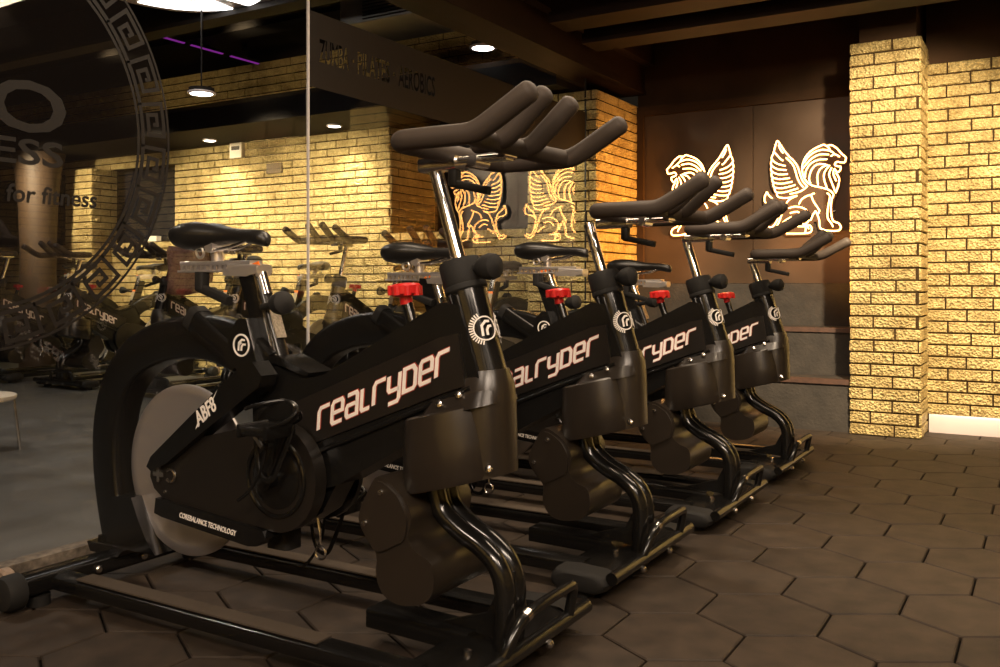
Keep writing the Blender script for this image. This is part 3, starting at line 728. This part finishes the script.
# decals on the glass
gx = GX + .0026
dc = empty('round_glass_decal', (GX, 1.465, 1.338))
tag(dc, 'round dark vinyl emblem with Greek key border stuck on the left glass pane', 'glass decal')
def dmap(off): return lambda x, y, h: (gx - GX + off + h, x, y)   # local: x -> +y (reads left to right from this room), y -> z
def circle(r, n=96): return [(r * math.cos(2 * PI * k / n), r * math.sin(2 * PI * k / n)) for k in range(n)] + [(r, 0)]
f = B(); f.lathe([(0, 0), (.685, 0), (.685, .0006), (0, .0006)], (gx - GX, 0, 0), (1, 0, 0), 96); f.build('film', M['film'], dc)
B().strokes([circle(.682)], .008, dmap(.0012), .0006).build('outer_ring', M['vinyl'], dc)
B().strokes([circle(.560)], .010, dmap(.0012), .0006).build('inner_ring', M['vinyl'], dc)
nk = 26; key = []
for k in range(nk):
    a0 = 2 * PI * k / nk; w = 2 * PI / nk
    def pt(s, t): rr = .578 + .086 * t; a = a0 + w * s; return (rr * math.cos(a), rr * math.sin(a))
    for pl in ([(0, 0), (.86, 0), (.86, 1), (.16, 1), (.16, .28), (.62, .28), (.62, .70), (.40, .70), (.40, .5)], [(0, 0), (0, .0001)]):
        if len(pl) > 2:
            dense = []
            for (s0, t0), (s1, t1) in zip(pl, pl[1:]): dense += [pt(s0 + (s1 - s0) * q / 3, t0 + (t1 - t0) * q / 3) for q in range(3)]
            dense.append(pt(*pl[-1])); key.append(dense)
    key.append([pt(.86, 0), pt(1., 0)])
B().strokes(key, .0135, dmap(.0012), .0006).build('greek_key_border', M['vinyl'], dc)
for txt, x0, w, z0, h in (('PRO', -.29, .585, -.025, .150), ('FITNESS', -.285, .57, -.125, .075), ('for fitness', .10, .30, -.240, .052)):
    t = B(); text_solid(t, txt, lambda x, y, hh, x0=x0, z0=z0: (gx - GX + .0012 + hh, x0 + x + .12 * y * (txt[0] == 'f'), z0 + y), .0006, w, h); t.build('lettering', M['vinyl'], dc)
# dark band with clear cut-out letters on the right pane
def band():
    cu = bpy.data.curves.new('band', 'CURVE'); cu.dimensions = '2D'; cu.fill_mode = 'BOTH'; cu.resolution_u = 3
    z0, z1, y0, y1 = 1.675, 1.99, 2.858, 5.49
    def spl(pts):
        s = cu.splines.new('POLY'); s.points.add(len(pts) - 1)
        for p, q in zip(s.points, pts): p.co = (q[0], q[1], 0, 1)
        s.use_cyclic_u = True
    spl([(y0, z0), (y1, z0), (y1, z1), (y0, z1)])
    for word, a, c in (('ZUMBA', 2.915, 3.105), ('PILATES', 3.165, 3.395), ('AEROBICS', 3.46, 3.76), ('STRETCH', 3.83, 4.08)):
        if word == 'STRETCH': continue
        vs, fs = text_polys(word)
        cnt = {}
        for f in fs:
            for p, q in zip(f, f[1:] + f[:1]): cnt[(p, q)] = 1
        nx = {p: q for (p, q) in cnt if (q, p) not in cnt}
        lo = min(v[0] for v in vs); hi = max(v[0] for v in vs)
        while nx:
            s0 = next(iter(nx)); loop = [s0]; q = nx.pop(s0)
            while q != s0 and q in nx: loop.append(q); q = nx.pop(q)
            spl([(a + (vs[i][0] - lo) / (hi - lo) * (c - a), 1.79 + vs[i][1] * .094 / .70) for i in loop])
    for yc in (3.135, 3.427): spl([(yc - .006, 1.828), (yc + .006, 1.828), (yc + .006, 1.842), (yc - .006, 1.842)])
    ob = bpy.data.objects.new('band', cu); COL.objects.link(ob)
    dg = bpy.context.evaluated_depsgraph_get(); me = ob.evaluated_get(dg).to_mesh()
    b = B()
    mp = [(b.bm.verts.new((gx + .0016, v.co.x, v.co.y)), b.bm.verts.new((gx + .0004, v.co.x, v.co.y))) for v in me.vertices]
    cnt = {}
    for p in me.polygons:
        vi = list(p.vertices); b._f([mp[i][0] for i in vi], False); b._f([mp[i][1] for i in vi][::-1], False)
        for p1, q1 in zip(vi, vi[1:] + vi[:1]): cnt[(p1, q1)] = 1
    for (p1, q1) in cnt:
        if (q1, p1) not in cnt: b._f((mp[p1][0], mp[p1][1], mp[q1][1], mp[q1][0]), False)
    ob.evaluated_get(dg).to_mesh_clear(); bpy.data.objects.remove(ob); bpy.data.curves.remove(cu)
    return b.build('lettered_window_band', M['vinyl'])
tag(band(), 'long dark vinyl band with clear ZUMBA and PILATES lettering across the right glass pane', 'window band')

# ------------------------------------------------------------------ the hall beyond the glass
FY = 6.0; FH = 2.15
b = B(); b.mi = 1
z0 = 1.28
L0 = -10.8
def solid(x0, x1, za, zb): b.mi = 1; b.box(x0, x1, FY, FY + .2, za, zb)
solid(L0, -3.07, 0, z0); solid(-7.25, -4.64, z0, FH); solid(L0, -7.25, 2.02, FH)
brick_face(b, (L0, FY, 0), X_, Z_, -Y_, -3.07 - L0, FH, 0, holes=((0, -7.25 - L0, z0, 2.02), (-4.64 - L0, 20, z0, 3.)))
brick_face(b, (-4.646, FY, z0), Y_, Z_, X_, .66, FH - z0)     # reveal of the niche
b.mi = 1; b.box(-4.84, -4.646, FY + .2, 6.68, z0, FH)
struct(b.build('wall_hall', [M['brick'], M['mortar']]))
pillar('wall_hall_pier', -8.62, -8.20, 5.76, FY + .05, 2.02)
struct(B().box(L0, -7.25, FY + .14, FY + .18, z0, 2.02).build('window_1', M['navy']))
struct(B().box(-4.646, -3.07, 6.62, 6.68, z0, 2.6).box(-4.646, -3.07, FY, 6.62, z0 - .03, z0).build('window_2', M['navy']))
struct(B().box(-11., -10.8, -3, 7.2, 0, 2.95).build('wall_left', M['dark_wall']))
# bulkhead with dim brick above
struct(B().box(L0, -2.75, 5.30, 5.99, 2.155, 2.36).build('ceiling_bulkhead', M['ceil']))
b = B(); b.mi = 1; b.box(L0, -3.07, FY, FY + .15, 2.15, 2.86); brick_face(b, (L0, FY, 2.36), X_, Z_, -Y_, -3.07 - L0, .5)
struct(b.build('wall_hall_upper', [M['brick'], M['mortar']]))
struct(B().box(-11, -2.75, 5.1, 5.3, 2.84, 2.95).box(-11, -2.75, 2.6, 2.75, 2.70, 2.95).box(-11, -2.75, 4.35, 4.5, 2.66, 2.95).build('beam_hall', M['ceil']))
cl = B()
cl.lathe([(.0, 0), (.175, 0), (.17, .6), (.165, 1.2), (.178, 1.6), (.21, 1.95), (.25, 2.15), (0, 2.15)], (-8.60, 5.45, 0), (0, 0, 1), 32)
struct(cl.build('column_hall', M['column']))

# lights seen in the hall
def downlight(x, y, z, r, label, hang=0.):
    e = empty('ceiling_downlight', (x, y, z)); tag(e, label, 'ceiling light', 'round white downlights in the hall')
    B().lathe([(r, .0), (r * 1.25, 0), (r * 1.25, .012), (r, .02), (r, 0)], (0, 0, 0), (0, 0, 1), 24, False).build('trim_ring', M['lampshell'], e)
    B().lathe([(0, .001), (r, .001), (r, .012), (0, .012)], (0, 0, 0), (0, 0, 1), 24).build('diffuser', M['lamp'], e)
    if hang: B().lathe([(0, .012), (r * 1.1, .012), (r * 1.1, .04), (.005, .05), (.005, hang), (0, hang)], (0, 0, 0), (0, 0, 1), 16).build('stem', M['ceil'], e)
downlight(-6.46, 5.72, 2.14, .05, 'small downlight in the bulkhead above the white wall box')
downlight(-5.00, 5.72, 2.14, .05, 'small downlight in the bulkhead right of the bright glass joint')
downlight(-4.88, 4.25, 2.13, .075, 'larger downlight hanging left of the glass joint, before the dim upper bricks', .82)
downlight(-3.31, 5.3, 2.46, .075, 'round downlight beside the air duct, above the near handlebars', .49)
rl = empty('round_ceiling_lamp', (-4.62, 3.86, 2.70)); tag(rl, 'large round white ceiling lamp cut by the top frame edge', 'ceiling light')
B().lathe([(0, .0), (.56, 0), (.62, .03), (.62, .07), (.55, .10), (0, .10)], (0, 0, 0), (0, 0, 1), 48).build('lamp_body', M['lampshell'], rl)
B().tube([(0, 0, .1), (0, 0, .25)], .03, 10).build('stem', M['ceil'], rl)
for a0, a1 in ((8, 82), (98, 172), (188, 262), (278, 352)):
    p = B(); n = 10
    ri = [V(.30 * math.cos(math.radians(a0 + (a1 - a0) * k / n)), .30 * math.sin(math.radians(a0 + (a1 - a0) * k / n)), -.004) for k in range(n + 1)]
    ro = [V(.50 * math.cos(math.radians(a0 + (a1 - a0) * k / n)), .50 * math.sin(math.radians(a0 + (a1 - a0) * k / n)), -.004) for k in range(n + 1)]
    p.rings([[ri[k], ro[k], ro[k] + V(0, 0, .006), ri[k] + V(0, 0, .006)] for k in range(n + 1)])
    p.build('light_panel', M['ringlamp'], rl)
for k, (ya, yb) in enumerate(((4.72, 5.05), (5.12, 5.45), (5.54, 5.86))):
    o = empty('purple_strip_light', (-6.0, (ya + yb) / 2, 2.80)); h = (yb - ya) / 2
    B().box(-.012, .012, -h, h, 0, .008).build('light_tube', M['purple'], o)
    B().box(-.014, .014, -h, h, .008, .03).box(-.008, .008, -.02, .02, .03, .15).build('bracket', M['ceil'], o)
    tag(o, ['purple strip light on the hall ceiling nearest the round decal', 'middle purple strip light on the hall ceiling', 'purple strip light nearest the dim upper bricks'][k], 'strip light', 'purple strip lights')
du = empty('air_duct', (-3.35, 5.0, 2.58)); tag(du, 'grey metal air duct with louvre grille under the hall ceiling', 'air duct')
B().bar((-.75, 0, .12), (.62, 0, .12), .5, .22, bevel=.01).build('duct_body', M['duct'], du)
g = B()
for k in range(9): g.bar((-.55, -.258, .03 + k * .022), (.55, -.258, .03 + k * .022), .012, .006)
g.build('louvre_grille', M['ceil'], du)
for x in (-.5, .1): B().tube([(x, -.2, .2), (x, -.2, .40)], .006, 8).build('hanger_rod', M['steel'], du)

# small things on and before the hall wall
tb = empty('wall_control_box', (-6.38, FY - .012, 2.08)); tag(tb, 'small white box with dark slot at the top of the gold brick wall', 'control box')
B().prism([(-.075, -.07), (.075, -.07), (.075, .07), (-.075, .07)], -.04, 0, .006).build('case', M['white_plastic'], tb)
B().bar((-.05, -.042, .02), (.05, -.042, .02), .006, .035).build('display_slot', M['slot'], tb)
wp = empty('wall_plate', (-5.92, FY - .012, 1.89)); tag(wp, 'flat brown plate fixed on the gold brick wall left of the joint', 'wall plate')
B().prism([(-.09, -.045), (.09, -.045), (.09, .045), (-.09, .045)], -.022, 0, .004).build('plate', M['column'], wp)
wb = empty('window_lamp_box', (-7.62, FY + .06, z0)); tag(wb, 'small bright white box on the dark window ledge', 'box')
B().prism([(-.08, .0), (.05, .0), (.05, .055), (-.08, .055)], -.03, .03, .008).build('case', M['white_plastic'], wb)
# towel draped over a hall bike's handlebar
def towel():
    b = B(); rows = []
    n, m = 12, 14
    for i in range(n + 1):
        s = i / n; row = []
        for j in range(m + 1):
            t = j / m; x = (t - .5) * .30 + .012 * math.sin(9 * s)
            ang = s * PI
            if s < .42: y, z = -.034 - .012 * math.sin(t * 11 + s * 3), -(.42 - s) / .42 * (.31 + .015 * math.sin(t * 5))
            elif s > .58: y, z = .034 + .010 * math.sin(t * 9), -(s - .58) / .42 * .22
            else:
                a = (s - .42) / .16 * PI; y, z = -.034 * math.cos(a), .03 * math.sin(a)
            row.append(V(x, y, z))
        rows.append(row)
    off = V(0, 0, .0)
    vs = [[b.bm.verts.new(p) for p in r] for r in rows]
    for i in range(n):
        for j in range(m): b._f((vs[i][j], vs[i][j + 1], vs[i + 1][j + 1], vs[i + 1][j]))
    o = b.build('towel', M['towel']); md = o.modifiers.new('s', 'SOLIDIFY'); md.thickness = .010; md.offset = 0
    return o
tw = towel(); tw.location = (-5.40, 4.60, 1.095); tw.rotation_euler = (0, .04, .5)
tag(tw, 'brown towel hung over the handlebar of a bike beyond the glass', 'towel')
stl = empty('chrome_stool', (-4.74, 2.64, 0)); tag(stl, 'chrome framed stool cut by the left frame edge beyond the glass', 'stool')
for x, y in ((-.14, -.14), (.14, -.14), (.14, .14), (-.14, .14)): B().tube([(x * 1.15, y * 1.15, 0), (x, y, .26)], .009, 8).build('leg', M['chrome'], stl)
B().lathe([(0, .255), (.20, .255), (.21, .265), (.21, .280), (.20, .285), (0, .285)], (0, 0, 0), (0, 0, 1), 28).build('seat', M['white_plastic'], stl)

# ------------------------------------------------------------------ neon lions (emblem traced as tubes, sizes in 1/606 m units)
LION = [
 [(325,352),(300,325),(285,292),(268,240),(245,205),(215,175),(185,140),(155,95),(140,80),(128,110),(118,148)],
 [(118,148),(128,150),(160,185),(176,196)],[(118,148),(107,170),(108,186),(140,212),(190,228)],[(108,186),(102,206),(106,222),(145,245),(196,252)],
 [(106,222),(102,240),(108,256),(150,275),(204,276)],[(108,256),(105,274),(112,290),(155,303),(216,300)],[(112,290),(110,306),(118,320),(165,330),(232,322)],
 [(118,320),(116,336),(126,350),(175,356),(250,342)],[(126,350),(126,366),(140,380),(190,380),(268,362)],[(140,380),(140,398),(158,410),(205,414),(258,404)],
 [(196,182),(222,206),(242,232),(254,265),(266,305),(284,338),(300,356)],[(325,352),(300,372),(268,384),(220,392)],[(150,105),(160,130),(176,152)],
 [(407,126),(370,140),(338,160),(314,186),(300,216),(293,246),(300,290),(318,322),(350,348),(400,362),(440,374),(466,388),(482,408)],
 [(462,160),(418,150),(370,160),(330,186),(308,216)],[(452,180),(400,176),(352,196),(318,228),(298,250)],[(442,206),(390,206),(344,226),(316,266),(312,300)],
 [(434,234),(384,232),(350,262),(336,310),(344,335)],[(446,238),(405,256),(386,295),(390,350)],[(458,242),(430,275),(425,315),(442,368)],
 [(470,256),(455,292),(468,332),(490,388)],[(497,288),(514,318),(510,356),(494,398)],[(486,262),(480,290),(496,330)],
 [(407,126),(425,122),(440,130),(470,128),(500,148),(518,168),(535,186),(553,202),(552,216),(545,230),(522,228),(500,224),(488,240),(508,250),(522,252),(522,268),(506,284),(486,262)],
 [(466,190),(486,180),(504,188),(516,196)],[(462,160),(478,170),(486,180)],[(440,130),(455,145),(462,160)],
 [(482,408),(470,440),(466,480),(470,530),(482,558),(510,570),(524,590),(514,610),(470,612),(430,606),(402,592),(397,550),(386,518),(374,496)],
 [(368,396),(350,402),(362,440),(388,478),(398,498),(386,516)],[(444,398),(460,414),(454,452),(446,500),(448,540),(470,572),(478,588)],
 [(275,452),(292,425),(330,406),(346,406)],[(212,474),(250,466),(300,476),(330,500),(340,530),(326,560),(300,572)],[(222,502),(265,496),(298,520)],
 [(168,562),(192,544),(225,526)],[(266,580),(310,582),(340,576),(352,600),(340,618),(290,622),(200,620)],[(300,566),(316,590),(312,618)],[(322,574),(334,596)],
 [(345,548),(360,516),(375,496)],[(262,404),(222,420),(196,446),(176,490),(160,530),(144,566),(112,600),(78,594),(62,578)],[(150,470),(150,508),(134,552),(106,580),(78,572)],
 [(75,374),(62,402),(64,432),(90,446)],[(75,374),(96,402),(130,426),(150,462)],[(90,446),(120,450),(150,470)]]
def lion(name, x_at, sgn, label):
    e = empty(name, (x_at, 6.16, 1.516)); tag(e, label, 'neon sign', 'glowing winged lion signs')
    kx, kz = .699 / 667, .760 / 667
    fm = lambda p: V(sgn * (p[0] - 308) * kx, 0, (333 - p[1]) * kz)
    # brown backing board follows the silhouette
    out = [(140,66),(160,85),(215,160),(262,215),(285,250),(290,215),(330,155),(407,112),(470,114),(525,160),(566,200),(556,240),(532,250),(530,280),(520,300),(525,340),(505,400),(482,450),(478,500),(490,548),(520,560),(540,590),(520,624),(430,622),(390,600),(380,555),(362,560),(366,600),(345,634),(195,634),(150,585),(110,614),(60,600),(48,575),(90,570),(125,545),(138,480),(80,460),(50,440),(50,400),(75,355),(140,410),(175,425),(130,400),(100,340),(90,260),(92,200),(110,130)]
    bb = B(); bb.prism([(fm(p).x, fm(p).z) for p in out], .004, .012); bb.build('backing_board', M['panel'], e)
    t = B()
    for s in LION: t.tube([fm(p) for p in s], 0.0042, 8, smooth=3, round_end=True)
    t.build('neon_tubing', M['neon'], e)
    s = B()
    for p in ((140, 120), (400, 130), (480, 500), (300, 600)): s.lathe([(0, 0), (.008, 0), (.008, .03), (0, .03)], fm(p) + V(0, .006, 0), (0, 1, 0), 8)
    s.build('standoff', M['steel'], e)
lion('neon_lion_sign', -1.375, 1, 'glowing neon winged lion facing right, beside the right brick pier')
lion('neon_lion_sign', -2.06, -1, 'glowing neon winged lion facing left, partly behind the handlebars')

# ------------------------------------------------------------------ lights
def spot(loc, target, power, size, blend, col=(1, .70, .38), rad=.05):
    l = bpy.data.lights.new('spot', 'SPOT'); l.energy = power; l.color = col; l.spot_size = math.radians(size); l.spot_blend = blend; l.shadow_soft_size = rad
    o = bpy.data.objects.new('spot', l); COL.objects.link(o); o.location = loc
    o.rotation_euler = (Vector(target) - Vector(loc)).to_track_quat('-Z', 'Y').to_euler(); return o
def area(loc, target, power, sx, sy, col=(1, .72, .42)):
    l = bpy.data.lights.new('area', 'AREA'); l.energy = power; l.color = col; l.shape = 'RECTANGLE'; l.size = sx; l.size_y = sy
    o = bpy.data.objects.new('area', l); COL.objects.link(o); o.location = loc
    o.rotation_euler = (Vector(target) - Vector(loc)).to_track_quat('-Z', 'Y').to_euler(); return o
WARM = (1, .76, .46)
# near room: ceiling spots on the back wall and piers, then spots added for reflections
spot((.0, 3.2, 2.25), (-.74, 5.55, 1.15), 1250, 52, .6, (1, .79, .52))
spot((.50, 5.0, 2.25), (.58, 5.84, 1.55), 430, 92, .9, (1, .79, .52))
spot((1.7, 4.6, 2.25), (1.7, 5.84, 1.2), 90, 90, .8, WARM)
spot((2.7, 4.6, 2.25), (2.7, 5.84, 1.2), 60, 90, .8, WARM)
spot((2.5, 2.8, 2.3), (3.4, 2.8, 1.2), 110, 95, .8, WARM)  # added to light the unseen right wall that the bikes reflect
spot((2.5, .8, 2.3), (3.4, .8, 1.2), 110, 95, .8, WARM)
for x in (-1.9, -.4, 1.1, 2.6): spot((x, -2.1, 2.3), (x, -3., .9), 420, 80, .8, WARM)  # unseen spots added so the front wall shows warm pools in the fairings
# ceiling downlights over the bikes and the aisle, then unseen spots and area lights added
for x, y in ((-1.0, 1.1), (-1.0, 2.6), (-1.0, 4.1), (1.0, 3.6)): spot((x, y, 2.9), (x, y, 0), 75 if x < 0 else 180, 110, .6, (1, .78, .54), .06)
for x, y, p in ((-1.3, -.6, 60), (.3, -1.3, 90), (1.5, .2, 70)): spot((x, y, 2.28), (-1.4, 2.2, .6), p, 75, .8, (1, .80, .62), .10)  # unseen camera-side spots added for crisp highlights on tubes and fairings
area((.9, -.9, 2.5), (-1., 2., .6), 48, 1.2, .35, (1, .80, .62))  # unseen soft light added to brighten chrome and fairing sheen
area((-.9, 2.6, 2.3), (-1.0, 2.6, 0), 42, .3, 2.4, (1, .78, .56))  # unseen overhead soft light added for frame edge highlights
# unseen orange spots added to strengthen the lions' glow on the piers
spot((-1.2, 5.72, .9), (-2.55, 5.85, 1.25), 300, 64, 1., (1, .44, .09), .04)
spot((-2.3, 5.72, .9), (-.97, 5.85, 1.25), 330, 64, 1., (1, .44, .09), .04)
# hall: downlight spots, unseen spots added to brighten the brick, and general light
for x in (-6.46, -5.00): spot((x, 5.72, 2.12), (x, 5.98, 1.2), 60, 100, .9, (1, .86, .60), .04)
for x, p in ((-8.2, 190), (-6.7, 270), (-5.3, 290)): spot((x, 4.7, 2.12), (x, 6.0, 1.1), p, 95, .9, (1, .84, .54))  # added to brighten the hall brick, no fixture modelled
spot((-3.3, 4.2, 2.14), (-3.05, 5.5, 1.3), 130, 70, .8, (1, .86, .56))  # added to brighten the left pier seen through the glass
for x in (-7.0, -5.4, -3.9): spot((x, 4.9, 2.80), (x, 6.0, 2.6), 13, 100, .9, (1, .76, .42))  # added to lift the upper bricks behind the cut-out letters
for x, y in ((-6.5, 2.8), (-4.2, 1.8), (-6.5, .5)): spot((x, y, 2.9), (x, y, 0), 85, 120, .7, (1, .88, .74), .06)
w = bpy.data.worlds.new('World'); S.world = w; w.use_nodes = True
w.node_tree.nodes['Background'].inputs['Color'].default_value = (.02, .015, .01, 1); w.node_tree.nodes['Background'].inputs['Strength'].default_value = .5

# ------------------------------------------------------------------ camera
cam = bpy.data.cameras.new('Camera'); co = bpy.data.objects.new('Camera', cam); COL.objects.link(co)
co.location = (0, 0, .85); co.rotation_euler = (PI / 2, 0, math.radians(30.93))
cam.sensor_width = 36; cam.lens = 36 * 918 / 1000.; cam.shift_y = -(333.5 - 285) / 1000.; cam.clip_start = .02
S.camera = co
S.view_settings.view_transform = 'Standard'; S.view_settings.look = 'None'; S.view_settings.exposure = .12; S.view_settings.gamma = 1.; S.view_settings.use_curve_mapping = False
